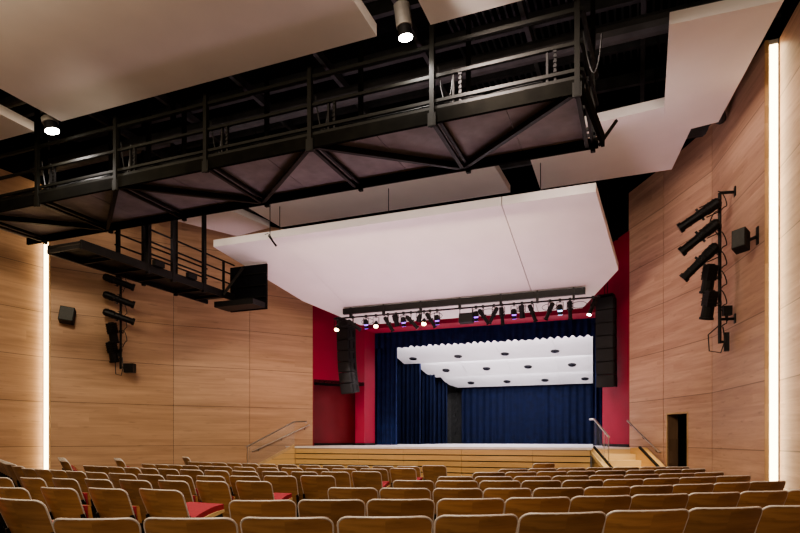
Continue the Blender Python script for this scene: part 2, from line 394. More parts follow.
for a, b in ((0., .62), (.63, .86)):
    za, zb = -.53*a, -.53*b
    MB().prism([loc(a, za+.03, -.006), loc(b, zb+.03, -.006), loc(b, zb+.79-.05*b, -.006), loc(a, za+.79-.05*a, -.006)], [loc(a, za+.03, .006), loc(b, zb+.03, .006), loc(b, zb+.79-.05*b, .006), loc(a, za+.79-.05*a, .006)]).build('glass_panel', M['glass'], g)
MB().tube([loc(-.26, .83), loc(-.02, .83), loc(.04, .82), loc(.9, .83-.59*.9)], .028, 8).build('top_rail', M['chrome'], g, True)
mb = MB(); mb.bar(loc(0, .02), loc(1.6, .02-.53*1.6), .05, .06); mb.build('base_channel', M['blackmetal'], g)
mb = MB(); mb.cyl(loc(.88, -.45), loc(.88, .30), .012, n=6); mb.cyl(loc(.62, -.3), loc(.62, .44), .008, n=6); mb.build('post', M['chrome'], g)
# right wall handrail
def handrail(a, b, n, label, ext=.0):
    a, b = Vector(a), Vector(b); n = Vector((*n, 0))
    h = empty('handrail', a, 0, label, 'handrail', 'handrails on the side walls')
    d = b-a
    pts = [n*.08, d*.03+n*.08, d*.97+n*.08, d+n*.08, d+n*.01]
    if ext: pts = [Vector((ext*d.normalized().x*-1, ext*d.normalized().y*-1, 0))+n*.08]+pts
    MB().tube(pts, .024, 8).build('rail', M['chrome'], h, True)
    for f in (.08, .5, .9):
        MB().tube([d*f+n*.08+Vector((0, 0, -.02)), d*f+n*.05+Vector((0, 0, -.08)), d*f+Vector((0, 0, -.10))], .011, 6).build('bracket', M['blackmetal'], h)
na = nrm(R[0], R[1], -1)
handrail((-.235, 19.54, .56), (.60, 18.09, -.36), na, 'steel handrail on the right wall above the stage steps')
# left flight: seen from its boarded side
t, P0, s, w = stairs((-11.05, 17.95), (-.70, -.714), (-.714, .70), .58, 'boarded wooden steps with a sloping cap at the left end of the stage')
mb = MB(); q = [(0, ZS-.02), (0, -1.5), (1.95, -1.5), (1.95, ZS-.02-.53*1.95)]
mb.prism([V3(P0+s*k, z) for k, z in q], [V3(P0+s*k-w*.05, z) for k, z in q]); mb.build('side_boards', M['maplej'], t)
mb = MB(); mb.bar(V3(P0+w*.0, ZS+.03), V3(P0+s*1.95, ZS+.03-.53*1.95), .1, .09); mb.build('side_cap', M['edge'], t)
g = empty('glass_guard', (*P0, ZS), 0, 'clear glass guard with steel rail beside the left stage steps', 'guard rail', 'glass guards at the stage steps')
MB().prism([loc(0, .08, -.006), loc(1.6, .08-.53*1.6, -.006), loc(1.6, .83-.53*1.6, -.006), loc(0, .83, -.006)], [loc(0, .08, .006), loc(1.6, .08-.53*1.6, .006), loc(1.6, .83-.53*1.6, .006), loc(0, .83, .006)]).build('glass_panel', M['glass'], g)
MB().tube([Vector((.45, 0, .80)), Vector((.5, 0, .85)), loc(0, .85), loc(1.65, .85-.53*1.65)], .026, 8).build('top_rail', M['chrome'], g, True)
mb = MB(); mb.cyl(loc(1.6, -.9), loc(1.6, 0), .014, n=6); mb.build('post', M['chrome'], g)
nl = nrm(Lw[0], Lw[1], 1)
handrail((-11.2, 19.17, .52), (-12.45, 17.47, -.42), nl, 'steel handrail on the left wall above the boarded steps')

# ------------------------------------------------------------------ curtains
def curtain(name, label, x0, x1, y, z0, z1, m, pitch=.19, amp=.07, hem=0., group=None, seed=0):
    rnd = random.Random(seed); L = x1-x0; n = max(3, round(L/pitch)); ph = [rnd.uniform(.6, 1.3) for _ in range(n+2)]
    def fn(a, b):
        p = a*n; k = int(p); am = ph[k]*(1-(p-k))+ph[k+1]*(p-k)
        wv = math.sin(2*PI*p)*amp*am*(.55+.45*(1-b)) + .25*amp*math.sin(2*PI*p*.37+seed)
        zz = z0+(z1-z0)*b
        if b == 0 and hem: zz += hem*(.5+.5*math.cos(2*PI*p+1.))*(am-.45)
        return (L*a, wv, zz-z0)
    o = MB().grid(fn, n*8, 7).build(name, m, None, True)
    o.location = (x0, y, z0)
    tag(o, label, 'curtain', group)
    return o
curtain('stage_curtain', 'tall navy velvet curtain drawn beside the left red column', -10.35, -9.15, 22.75, ZS+.01, 4.6, M['navyfront'], .2, .08, seed=1)
curtain('stage_curtain', 'narrow navy velvet curtain drawn beside the right loudspeaker column', -1.52, -.85, 22.75, ZS+.01, 4.6, M['navyfront'], .17, .08, seed=2)
curtain('valance_curtain', 'long navy pleated valance across the top of the stage opening', -10.2, -.85, 22.45, 3.66, 4.75, M['navyfront'], .26, .055, .10, seed=3)
curtain('leg_curtain', 'blue side curtain, next behind the front curtain at the left of the stage', -10.6, -9.33, 26.15, ZS+.01, 4.2, M['navy'], .21, .08, group='blue side curtains of the stage', seed=4)
curtain('leg_curtain', 'blue side curtain, middle of three rising under the stage ceiling panels', -10.3, -9.16, 27.7, ZS+.01, 3.9, M['navy'], .2, .08, group='blue side curtains of the stage', seed=5)
curtain('leg_curtain', 'blue side curtain beside the dark gap at the back of the stage', -10.1, -9.02, 29.3, ZS+.01, 3.6, M['navy'], .2, .08, group='blue side curtains of the stage', seed=6)
curtain('back_curtain', 'wide royal blue curtain closing the back of the stage', -8.56, -.7, 30.3, ZS+.01, 3.4, M['navy'], .34, .05, seed=7)

# ------------------------------------------------------------------ ceiling panels over the stage
def stage_panel(x0, x1, y0, z0, y1, z1, label, lights, rowname):
    o = empty('stage_canopy', (x0, y0, z0), 0, label, 'ceiling panel', 'white ceiling panels above the stage')
    n = 4
    for k in range(n):
        a, b = (x1-x0)*k/n+.006, (x1-x0)*(k+1)/n-.006
        P = [(a, 0, 0), (b, 0, 0), (b, y1-y0, z1-z0), (a, y1-y0, z1-z0)]
        if k == 0 and rowname[0] != 'front': P = [(a, 0, 0), (b, 0, 0), (b, y1-y0, z1-z0), (a+.45, y1-y0, z1-z0), (a+.12, (y1-y0)*.8, (z1-z0)*.8), (a, (y1-y0)*.5, (z1-z0)*.5)]
        MB().prism(P, [(x, y, z+.08) for x, y, z in P]).build('panel_section', M['shell'], o)
    for i, uu in enumerate(lights):
        # where the sight line through that column meets the panel, at the row's depth
        yy = y0+(y1-y0)*rowname[1]; zz = z0+(z1-z0)*rowname[1]; p = pY(uu, 400, yy)
        t = empty('recessed_downlight', (p.x, yy, zz), 0, 'dark round downlight, %s from the left in the %s stage ceiling panel' % (ORD[i], rowname[0]), 'downlight', 'downlights in the stage ceiling')
        t.rotation_euler = (math.atan2(z1-z0, y1-y0), 0, 0)
        MB().cyl((0, 0, .02), (0, 0, -.035), .19, .17, 16).build('trim_ring', M['blackmetal'], t)
        MB().cyl((0, 0, -.035), (0, 0, -.04), .12, .12, 14).build('lens', M['lensdark'], t)
stage_panel(-10.1, -.8, 23.5, 3.98, 26, 3.48, 'front white sloping ceiling panel above the stage', [413, 458, 505, 555], ('front', .72))
stage_panel(-9.66, -1.2, 26.0, 3.66, 28, 3.02, 'middle white sloping ceiling panel above the stage', [446, 486.5, 528, 572], ('middle', .62))
stage_panel(-9.12, -1.6, 28.0, 3.2, 30, 2.66, 'rear white sloping ceiling panel above the stage', [471, 507, 545, 585], ('rear', .68))
# ------------------------------------------------------------------ acoustic panels hung over the room
def cloud(label, pts, th=.2, seams=None):
    """pts: plan outline with heights of the lower face (x, y, z), counter-clockwise from below or above alike"""
    c = Vector(pts[0]); o = empty('acoustic_baffle', c, 0, label, 'acoustic panel', 'white acoustic panels under the roof')
    MB().prism([Vector(p)-c for p in pts], [Vector(p)-c+Vector((0, 0, th)) for p in pts]).build('panel', M['cloud'], o)
    return o, c
def rz(y): return 5.50-.2500*(y-14)
# main reflector in front of the stage, three sections with fine joints
o = empty('acoustic_reflector', (-6, 14, 5.5), 0, 'large sloping white reflector panel hanging in front of the stage opening', 'acoustic panel', None)
ol = [(-11.3, 14), (-10.45, 17.5), (-9.3, 19.6), (-1.62, 19.6), (-.5, 17.48), (-.87, 14)]
def sect(P):
    q = [Vector((x, y, rz(y)))-Vector((-6, 14, 5.5)) for x, y in P]
    MB().prism(q, [k+Vector((0, 0, .2)) for k in q]).build('panel_section', M['cloud'], o)
sect([(-11.3, 14), (-10.45, 17.5), (-9.3, 19.6), (-9.106, 19.6), (-9.106, 14)])
sect([(-9.1, 14), (-9.1, 19.6), (-2.99, 19.6), (-2.99, 14)])
sect([(-2.97, 14), (-2.97, 19.6), (-1.62, 19.6), (-.5, 17.48), (-.87, 14)])
for x in (-9.6, -6.2, -2.2):
    for y in (14.8, 18.6): MB().cyl((x+6, y-14, rz(y)-5.5+.2), (x+6, y-14, 3.9 if y > 17 else 1.2), .012, n=5).build('hanger_cable', M['cable'], o)
def hang(o, c, xs, ys, z):
    for x in xs:
        for y in ys: MB().cyl(Vector((x, y, z+.2))-c, Vector((x, y, 9.6))-c, .012, n=5).build('hanger_cable', M['cable'], o)
o, c = cloud('huge dim grey-white ceiling panel filling the upper left of the view', [(-11.15, 9.0, 6.6), (-11.25, 2.5, 6.6), (-4.0, 2.5, 6.6), (-3.98, 9.0, 6.6)]); hang(o, c, (-10, -5), (4, 8), 6.6)
o, c = cloud('ceiling panel at the top edge right of the bright hanging spotlight', [(-3.05, 9.0, 6.55), (-3.05, 3, 6.55), (-.2, 3, 6.55), (-.2, 9.0, 6.55)]); hang(o, c, (-2.5, -.8), (4, 8), 6.55)
o, c = cloud('small piece of ceiling panel at the left edge beside the oval lamp', [(-11.95, 9.0, 6.55), (-11.95, 3, 6.55), (-16, 3, 6.55), (-16, 9.0, 6.55)]); hang(o, c, (-15, -12.4), (4, 8), 6.55)
o, c = cloud('tall pale ceiling panel at upper right beside the wall slot', [(.47, 10.5, 6.62), (.50, 13.6, 6.62), (1.06, 14.2, 6.62), (1.56, 14.1, 6.62), (2.05, 10.55, 6.62)]); hang(o, c, (.8, 1.5), (11, 13.6), 6.62)
o, c = cloud('white ceiling panel right of the catwalk end, behind the pale upper right panel', [(-2.42, 13.7, 6.8), (-2.47, 16.6, 6.8), (.79, 16.6, 6.8), (1.08, 14.6, 6.8), (.68, 13.4, 6.8)]); hang(o, c, (-1.8, .4), (14.2, 16), 6.8)
o, c = cloud('long white ceiling panel half hidden between the catwalk and the sloping reflector', [(-10.66, 13.7, 6.8), (-10.66, 16.5, 6.8), (-3.27, 16.5, 6.8), (-3.36, 13.7, 6.8)]); hang(o, c, (-10, -3.8), (14.2, 16), 6.8)
o, c = cloud('pale ceiling panel at left between the catwalk and the sloping reflector', [(-13.7, 14.15, 6.8), (-12.5, 16.7, 6.8), (-11.0, 16.4, 6.8), (-11.4, 13.8, 6.8)]); hang(o, c, (-13, -11.6), (14.6, 16.2), 6.8)

# roof structure in the dark
mb = MB()
for k in range(9): mb.bar((-17, 7+k*1.55, 9.1), (3, 7+k*1.55, 9.1), .12, .3)
for k in range(9): mb.bar((-16+k*2.3, 4, 8.8), (-16+k*2.3, 21, 8.8), .1, .2)
for k in range(40): mb.bar((-4+k*.16, 9.8, 9.5), (-4+k*.16, 16, 9.5), .05, .08)
mb.build('roof_beams', M['duct'], ceil_o)
mb = MB()
for y, z, r in ((10.2, 8.3, .12), (12.4, 7.9, .2), (16.3, 7.6, .22)): mb.cyl((-17, y, z), (2.3, y, z), r, n=12)
mb.cyl((1.4, 9, 8.2), (1.4, 19, 8.2), .25, n=12); mb.cyl((.9, 11.5, 7.3), (1.7, 15, 7.1), .12, n=10)
mb.build('service_pipes', M['duct'], ceil_o)

# ------------------------------------------------------------------ main catwalk
CY0, CY1, CZ = 9.4, 11.26, 5.2
XP = [-.85-2.3*k for k in range(7)]
XE = -.78; XW = -15.2
cw = empty('catwalk', (-5, CY0, CZ), 0, 'long black steel catwalk crossing the room with grey underside plates', 'catwalk')
O = Vector((-5, CY0, CZ))
def L(x, y, z): return Vector((x, y, z))-O
MB().bar(L(XW, CY0, 5.31), L(XE, CY0, 5.31), .06, .22).build('girder', M['girder'], cw)
MB().bar(L(XW, CY1, 5.29), L(XE+.12, CY1, 5.29), .06, .18).build('girder', M['girder'], cw)
MB().bar(L(XE, CY0, 5.31), L(XE+.20, CY1, 5.31), .06, .22).build('end_girder', M['girder'], cw)
mb = MB(); mb.bar(L(XW, CY0, 5.45), L(XE, CY0, 5.45), .04, .05); mb.bar(L(XW, CY1, 5.45), L(XE+.1, CY1, 5.45), .04, .05); mb.build('toe_rail', M['steel'], cw)
xs = sorted(XP+[x+1.15 for x in XP[1:]]+[XE, XW])
for a, b in zip(xs, xs[1:]):
    if b-a < .1: continue
    MB().box(L((a+b)/2, (CY0+CY1)/2, 5.385), (b-a-.012, CY1-CY0-.06, .03)).build('deck_plate', M['plate'], cw)
for k, x in enumerate(XP):     # cross struts and zigzag braces under the deck
    mb = MB(); mb.bar(L(x, CY0, 5.24), L(x, CY1, 5.24), .07, .05); mb.bar(L(x+.09, CY0, 5.30), L(x+.09, CY1, 5.30), .05, .06); mb.build('cross_strut', M['brace'], cw)
    if k+1 < len(XP):
        x2 = XP[k+1]
        a, b = ((x, CY0), (x2, CY1)) if k % 2 == 0 else ((x, CY1), (x2, CY0))
        mb = MB(); mb.bar(L(*a, 5.24), L(*b, 5.24), .08, .05); mb.bar(L(a[0], a[1]+.06, 5.32), L(b[0], b[1]+.06, 5.32), .03, .08); mb.build('diagonal_brace', M['brace'], cw)
for x in XP:
    MB().box(L(x, CY0-.02, 7.35), (.08, .08, 4.4)).build('post', M['steel'], cw)
    MB().box(L(x, CY0-.04, 5.25), (.14, .03, .22)).build('post_plate', M['steel'], cw)
    MB().box(L(x+.1, CY1+.02, 7.35), (.08, .08, 4.4)).build('post', M['steel'], cw)
for z, r in ((6.47, .032), (5.97, .026), (5.56, .026)):
    MB().bar(L(XW, CY0, z), L(XE, CY0, z), 2*r, 2*r).build('rail', M['steel'], cw)
    MB().bar(L(XW, CY1, z), L(XE+.1, CY1, z), 2*r, 2*r).build('rail', M['steel'], cw)
    MB().bar(L(XE, CY0, z), L(XE+.1, CY1, z), 2*r, 2*r).build('rail', M['steel'], cw)
mb = MB(); mb.bar(L(XE+.14, CY1-.05, 5.22), L(XE+.42, CY1+.25, 5.75), .04, .05); mb.build('stay', M['steel'], cw)
for k, x in enumerate(XP):     # socket strips on the rail, each with its cable
    if x > -1.5: cx_ = x-.45
    else: cx_ = x+.35
    mb = MB()
    for d in (0, .12): mb.box(L(cx_+d, CY0+.03, 5.74), (.035, .05, .5))
    for q in range(6): mb.box(L(cx_+.12, CY0-.002, 5.55+q*.075), (.05, .02, .035))
    mb.build('socket_strip', M['blackmetal'], cw)
    pts = [L(x+.08+.27*f, CY0+.03, 6.15-.75*math.sin(PI*f)**.8*(.6+.4*f)-.1*f) for f in [i/10 for i in range(11)]]
    MB().tube(pts, .012, 5).build('cable', M['cable'], cw)
mb = MB()   # cables along the deck edge
rnd = random.Random(3)
for q in range(4):
    pts = [L(-14+.45*i, CY0+.06+.03*q, 5.50+.03*q+rnd.uniform(-.02, .03)) for i in range(29)]
    mb.tube(pts, .012, 5)
mb.build('cable_run', M['cable'], cw)

# ------------------------------------------------------------------ side catwalk along the left wall
sc = empty('side_catwalk', (-11.9, 8.5, 3.9), 0, 'black side catwalk running along the left wall towards the stage', 'catwalk')
O = Vector((-11.9, 8.5, 3.9))
Xa, Xb, Ya, Yb = -12.30, -11.30, 9.6, 14.95
MB().box(L((Xa+Xb)/2, (Ya+Yb)/2, 4.30), (Xb-Xa, Yb-Ya, .05)).build('deck', M['blackmetal'], sc)
for x in (Xa, Xb): MB().box(L(x, (Ya+Yb)/2, 4.25), (.06, Yb-Ya, .20)).build('girder', M['blackmetal'], sc)
for y in (9.6, 10.5, 11.4, 12.2, 13.6, 14.4): MB().box(L((Xa+Xb)/2, y, 4.20), (Xb-Xa, .06, .08)).build('cross_strut', M['brace'], sc)
for y in (11.55, 12.4, 13.6):
    MB().box(L(Xb, y, 6.8), (.08, .11, 5.4)).build('hanger_post', M['blackmetal'], sc)
    MB().box(L(Xa, y, 6.8), (.07, .09, 5.4)).build('hanger_post', M['blackmetal'], sc)
MB().box(L(Xb, 14.45, 4.68), (.05, .06, 1.05)).build('post', M['blackmetal'], sc)
for z in (5.22, 4.92, 4.62):
    for x in (Xa, Xb): MB().bar(L(x, 11.45, z), L(x, Yb, z), .035, .035).build('rail', M['blackmetal'], sc)
mb = MB(); mb.box(L(-10.85, 15.05, 4.52), (1.3, .06, 1.34)); mb.build('end_panel', M['void'], sc)
MB().box(L(-10.9, 14.7, 3.95), (1.35, .65, .16)).build('end_platform', M['blackmetal'], sc)
for z in (4.9, 4.55, 4.2): MB().bar(L(-11.4, 14.95, z), L(-10.2, 14.95, z), .035, .035).build('end_rail', M['steel'], sc)
MB().bar(L(-11.24, 14.35, 4.2), L(-10.95, 14.9, 5.1), .07, .07).build('stay', M['steel'], sc)
for y in (11.8, 13.0): MB().box(L(-11.22, y, 4.40), (.1, .33, .13)).build('socket_box', M['blackmetal'], sc)

# ------------------------------------------------------------------ stage lights
def stage_light(kind, clamp, aim, label, group, size=1., drop=.26, glow=None, cat='stage light'):
    """clamp: point on the pipe; aim: beam direction; parts are laid out round the pivot below or beside the clamp"""
    aim = Vector(aim).normalized(); t = empty('stage_spotlight', clamp, 0, label, cat, group)
    q = aim.to_track_quat('-Z', 'Y'); dv = Vector((0, 0, -drop)) if not isinstance(drop, Vector) else drop
    def P(x, y, z): return dv + q @ Vector((x*size, y*size, z*size))
    def C(mb, z0, z1, r0, r1=None, n=12): mb.cyl(P(0, 0, z0), P(0, 0, z1), r0*size, (r1 if r1 is not None else r0)*size, n); return mb
    if kind == 'profile':
        mb = C(MB(), .30, .26, .05, .085); C(mb, .26, .06, .085, .092); C(mb, .06, .03, .092, .075); C(mb, .20, .22, .097); C(mb, .12, .14, .097); mb.build('lamp_housing', M['blackmetal'], t)
        mb = C(MB(), .04, -.10, .078); mb.bar(P(-.12, 0, -.02), P(.12, 0, -.02), .02, .05); mb.bar(P(0, -.12, -.05), P(0, .12, -.05), .02, .05); mb.build('shutter_barrel', M['blackmetal'], t)
        mb = C(MB(), -.10, -.40, .072); C(mb, -.24, -.26, .079); C(mb, -.36, -.42, .09, .09); mb.build('lens_tube', M['blackmetal'], t)
        mb = C(MB(), -.415, -.424, .076); mb.build('lens', M[glow] if glow else M['lensdark'], t)
        ax = .11
    elif kind == 'led':
        mb = C(MB(), .20, .15, .06, .10); C(mb, .15, -.02, .10); 
        for k in range(4): C(mb, .13-.04*k, .115-.04*k, .108)
        mb.build('lamp_housing', M['blackmetal'], t)
        mb = C(MB(), -.02, -.07, .085); mb.build('light_band', M[glow or 'lampviolet'], t)
        mb = C(MB(), -.07, -.20, .085, .095); mb.build('lens_tube', M['blackmetal'], t)
        mb = C(MB(), -.20, -.21, .085); mb.build('lens', M[glow or 'lampviolet'], t)
        ax = .12
    elif kind == 'par':
        mb = C(MB(), .20, .12, .04, .08); C(mb, .12, .04, .08, .105); C(mb, .04, -.10, .105); mb.build('lamp_housing', M['blackmetal'], t)
        mb = C(MB(), -.10, -.12, .115); mb.build('front_ring', M['blackmetal'], t)
        mb = C(MB(), -.118, -.126, .10); mb.build('lens', M[glow] if glow else M['lensdark'], t)
        ax = .125
    else:       # fresnel: boxy body, bands, front snoot
        mb = MB(); mb.box(P(0, 0, .12), (.17*size, .19*size, .26*size), q.to_matrix()); C(mb, .27, .24, .06, .08); C(mb, .02, -.04, .10)
        for k in range(3): mb.box(P(0, 0, .06+.06*k), (.19*size, .21*size, .015), q.to_matrix())
        mb.build('lamp_housing', M['blackmetal'], t)
        mb = C(MB(), -.04, -.22, .10, .105); C(mb, -.20, -.24, .12); mb.build('snoot', M['blackmetal'], t)
        mb = C(MB(), -.235, -.243, .10); mb.build('lens', M['lensdark'], t)
        ax = .13
    ax *= size
    side = aim.cross(dv if dv.length > .01 else Vector((0, 0, 1)))
    side = side.normalized() if side.length > 1e-3 else Vector((1, 0, 0))
    mb = MB(); top = dv*.22
    for sgn in (1, -1): mb.tube([top, top+side*ax*sgn, dv+side*ax*sgn], .012, 5)
    mb.build('yoke', M['blackmetal'], t)
    mb = MB(); mb.box((0, 0, 0), (.07, .07, .08)); mb.cyl((0, 0, 0), top, .012, n=6); mb.build('clamp', M['blackmetal'], t)
    return t

# lighting pipe below the reflector
BY = 18.2
bar = empty('lighting_bar', (-5.3, BY, 4.2), 0, 'black lighting bar with a pipe below, under the reflector edge', 'lighting bar')
O = Vector((-5.3, BY, 4.2))
MB().box(L(-5.35, BY, 4.31), (7.86, .12, .19)).build('beam', M['blackmetal'], bar)
MB().cyl(L(-9.65, BY, 4.10), L(-1.03, BY, 4.10), .028, n=8).build('pipe', M['blackmetal'], bar)
mb = MB()
for x in (-9.0, -7.8, -6.5, -5.2, -3.9, -2.8, -1.75):
    mb.box(L(x, BY, 4.24), (.06, .14, .34)); mb.cyl(L(x, BY, 4.4), L(x, BY, rz(BY)-.012), .02, n=6)
mb.build('hanger_bracket', M['blackmetal'], bar)
for x in (-9.3, -8.4, -7.1, -6.0, -4.3, -3.2, -2.45, -1.6):
    pts = [L(x+.22*math.sin(2*PI*f), BY+.03, 4.02-.16*(1-math.cos(2*PI*f))*.6) for f in [i/12 for i in range(13)]]
    MB().tube(pts, .009, 5).build('cable_loop', M['cable'], bar)
DN = (0, .30, -1)
rig = [(337, 'par', (.15, -.75, -1), 'lampwarm', .32), (353, 'profile', (.95, .3, -.75), None, .24), (366, 'led', DN, 'lampviolet', .26), (376, 'par', (.25, -.7, -1), 'lampwarm', .30),
       (388, 'profile', (.5, .3, -.95), None, .28), (396, 'fresnel', (.1, .5, -1), None, .22), (403.5, 'led', DN, 'lampviolet', .28), (411, 'profile', (.75, .3, -.85), None, .28),
       (419, 'par', (-.4, .4, -1), None, .22), (424, 'par', (.15, -.7, -1), 'lampwarm', .34), (430, 'profile', (.55, .3, -.95), None, .26), (437, 'led', DN, 'lampviolet', .30),
       (476, 'led', DN, 'lampviolet', .28), (483, 'profile', (.6, .3, -.95), None, .28), (494, 'profile', (-.6, .3, -.95), None, .26), (502, 'profile', (.02, .3, -1), None, .30),
       (514, 'led', DN, 'lampviolet', .30), (522, 'fresnel', (0, .4, -1), None, .26), (532, 'profile', (.35, .3, -1), None, .28), (550, 'profile', (-.5, .3, -1), None, .26),
       (560, 'led', DN, 'lampblue', .28), (570, 'profile', (0, .3, -1), None, .28), (593, 'profile', (-.35, -.45, -1), 'lamp', .24)]
KW = {'par': 'round lamp', 'profile': 'long spotlight', 'led': 'lamp', 'fresnel': 'boxy spotlight'}
for i, (uu, kind, aim, glow, drop) in enumerate(rig):
    p = pY(uu, 300, BY)
    st = {'lampwarm': 'glowing warm', 'lampviolet': 'violet lit', 'lampblue': 'pale blue lit', 'lamp': 'white lit'}.get(glow, 'black unlit')
    stage_light(kind, (p.x, BY, 4.10), aim, '%s %s, %s from the left on the pipe before the stage' % (st, KW[kind], ORD[i]), 'stage lights on the pipe before the stage', .76, drop, glow)
# flat speaker hung on the same pipe
p = pY(466, 316, BY)
t = empty('hanging_loudspeaker', (p.x, BY, 4.10), 0, 'flat black loudspeaker hung among the lamps on the pipe before the stage', 'loudspeaker')
MB().box((0, .05, -.32), (.44, .22, .28), Matrix.Rotation(-.25, 3, 'X')).build('case', M['speaker'], t)
MB().box((0, -.065, -.345), (.40, .015, .24), Matrix.Rotation(-.25, 3, 'X')).build('grille', M['speakergrey'], t)
mb = MB(); mb.bar((-.2, 0, 0), (-.2, .02, -.28), .02, .03); mb.bar((.2, 0, 0), (.2, .02, -.28), .02, .03); mb.bar((-.2, 0, 0), (.2, 0, 0), .02, .03); mb.build('bracket', M['blackmetal'], t)

# hanging line arrays
def line_array(x, y, ztop, n, h, w, d, face, curve, label):
    t = empty('hanging_speaker', (x, y, ztop), face, label, 'loudspeaker', 'hanging loudspeaker columns beside the stage')
    ang = 0.; yy = 0.; zz = 0.
    for i in range(n):
        ang += curve*(i/n)
        R_ = Matrix.Rotation(ang, 3, 'X'); c = Vector((0, yy, zz))+R_ @ Vector((0, 0, -h/2))
        cab = MB(); cab.box(c, (w, d, h-.012), R_); 
        ob = cab.build('cabinet', M['speaker'], t)
        g = MB(); g.box(c+R_ @ Vector((0, -d/2-.008, 0)), (w-.04, .016, h-.05), R_); g.build('grille', M['speakergrey'], ob)
        k = MB()
        for sx in (-1, 1): k.box(c+R_ @ Vector((sx*(w/2+.01), d*.25, 0)), (.02, .10, h*.55), R_)
        for sx in (-1, 1): k.box(c+R_ @ Vector((sx*(w/2+.01), -d*.3, 0)), (.02, .05, h*.8), R_)
        k.build('rigging_link', M['blackmetal'], ob)
        e = Vector((0, yy, zz))+R_ @ Vector((0, 0, -h)); yy, zz = e.y, e.z
    mb = MB(); mb.box((0, 0, .06), (w*.9, d*.9, .06)); mb.build('flying_frame', M['blackmetal'], t)
    mb = MB(); mb.cyl((0, -.15, .08), (0, -.15, 9.6-ztop), .015, n=5); mb.cyl((0, .15, .08), (0, .15, 9.6-ztop), .015, n=5); mb.build('chain', M['cable'], t)
    return t
line_array(-9.86, 19.55, 4.36, 7, .385, .56, .40, -.30, .075, 'curved black loudspeaker column hanging before the red wall at left')
line_array(-.93, 19.85, 4.42, 7, .40, .54, .38, -.22, .03, 'straight black loudspeaker column hanging before the red wall at right')

# ------------------------------------------------------------------ light bars and speakers on the side walls
def wall_bar(x, y, z0, z1, wall_n, label):
    t = empty('vertical_lighting_pipe', (x, y, z0), 0, label, 'lighting pipe', 'vertical lighting pipes on the side walls')
    n = Vector((*wall_n, 0)).normalized(); h = z1-z0
    mb = MB(); mb.cyl((0, 0, -.1), (0, 0, h), .035, n=8); mb.build('pipe', M['blackmetal'], t)
    for z in (h, .42):
        mb = MB(); mb.tube([(0, 0, z), -n*.30+Vector((0, 0, z))], .03, 6); mb.box(-n*.31+Vector((0, 0, z)), (.05, .16, .2)); mb.build('wall_bracket', M['blackmetal'], t)
    rnd = random.Random(int(abs(x)*10)); mb = MB()
    for k in range(7):
        zc = .15+k*.42; sx = rnd.choice((-1, 1)); pts = [(sx*.17*math.sin(PI*f)+.03*n.x, .05, zc+.5*f+.05*math.sin(9*f)) for f in [i/10 for i in range(11)]]
        mb.tube(pts, .012, 5)
    mb.tube([(0, .03, .3), (-.22, 0, .1), (-.2, 0, -.25), (.02, 0, -.30), (.1, 0, -.05), (.06, 0, .25)], .014, 5)
    mb.build('cables', M['cable'], t)
    return t
RIGHTV, FWD = Vector((CO, SI, 0)), Vector((-SI, CO, 0))
def camdir(a, b, c): return RIGHTV*a+FWD*b+Vector((0, 0, c))
nR = nrm(R[2], R[3], -1); nL = nrm(Lw[2], Lw[3], 1)
px, py = 1.63, 14.5
wall_bar(px, py, 2.15, 5.28, nR, 'black vertical lighting pipe carrying five lamps on the right wall')
N5 = ['topmost', 'second', 'third', 'fourth', 'lowest']
for i, (z, dr) in enumerate(((5.02, (-.78, .42, -.52)), (4.55, (-.72, .42, -.62)), (4.02, (-.66, .42, -.74)))):
    stage_light('profile', (px, py, z), camdir(*dr), '%s long black spotlight on the pipe at the right wall' % N5[i], 'lamps on the right wall pipe', 1.28, camdir(-.36, 0, -.16))
for i, z in enumerate((3.48, 2.92)):
    stage_light('fresnel', (px, py, z), camdir(-.03, .3, -1), '%s boxy black lamp on the pipe at the right wall' % ('upper' if i == 0 else 'lower'), 'lamps on the right wall pipe', 1.22, camdir(-.24, 0, -.06))
p = Vector((px, py, 2.55))+camdir(.16, 0, .12)
t = empty('junction_box', p, .2, 'small black box on a stalk at the foot of the right wall pipe', 'junction box')
MB().box((0, 0, .08), (.17, .14, .20)).build('case', M['blackmetal'], t); mb = MB().cyl((0, 0, -.02), (0, 0, -.14), .02, n=6); mb.build('stalk', M['blackmetal'], t)
p = Vector((px, py, 2.08))+camdir(.2, .1, 0)
t = empty('junction_box', p, 0, 'flat black plate on the right wall below the lighting pipe', 'junction box')
MB().box((0, 0, .02), (.10, .12, .40)).build('case', M['blackmetal'], t); MB().box((-.08, -.02, .02), (.16, .04, .05)).build('stalk', M['blackmetal'], t)
px, py = -14.75, 13.95
wall_bar(px, py, 2.25, 5.15, nL, 'black vertical lighting pipe carrying five lamps on the left wall')
for i, (z, dr) in enumerate(((4.83, (.90, .45, -.30)), (4.30, (.90, .45, -.30)), (3.78, (.90, .45, -.30)))):
    stage_light('profile', (px, py, z), camdir(*dr), '%s long black spotlight on the pipe at the left wall' % N5[i], 'lamps on the left wall pipe', 1.25, camdir(-.02, -.25, -.05))
for i, z in enumerate((3.30, 2.72)):
    stage_light('fresnel', (px, py, z), camdir(.05, .3, -1), '%s boxy black lamp on the pipe at the left wall' % ('upper' if i == 0 else 'lower'), 'lamps on the left wall pipe', 1.25, camdir(-.24, 0, -.06))
p = Vector((px, py, 2.17))+camdir(.28, 0, 0)
t = empty('junction_box', p, .3, 'square black box at the foot of the left wall lighting pipe', 'junction box')
MB().box((0, 0, 0), (.30, .2, .28)).build('case', M['blackmetal'], t); MB().bar((-.26, 0, .04), (-.1, 0, .02), .03, .03).build('stalk', M['blackmetal'], t)
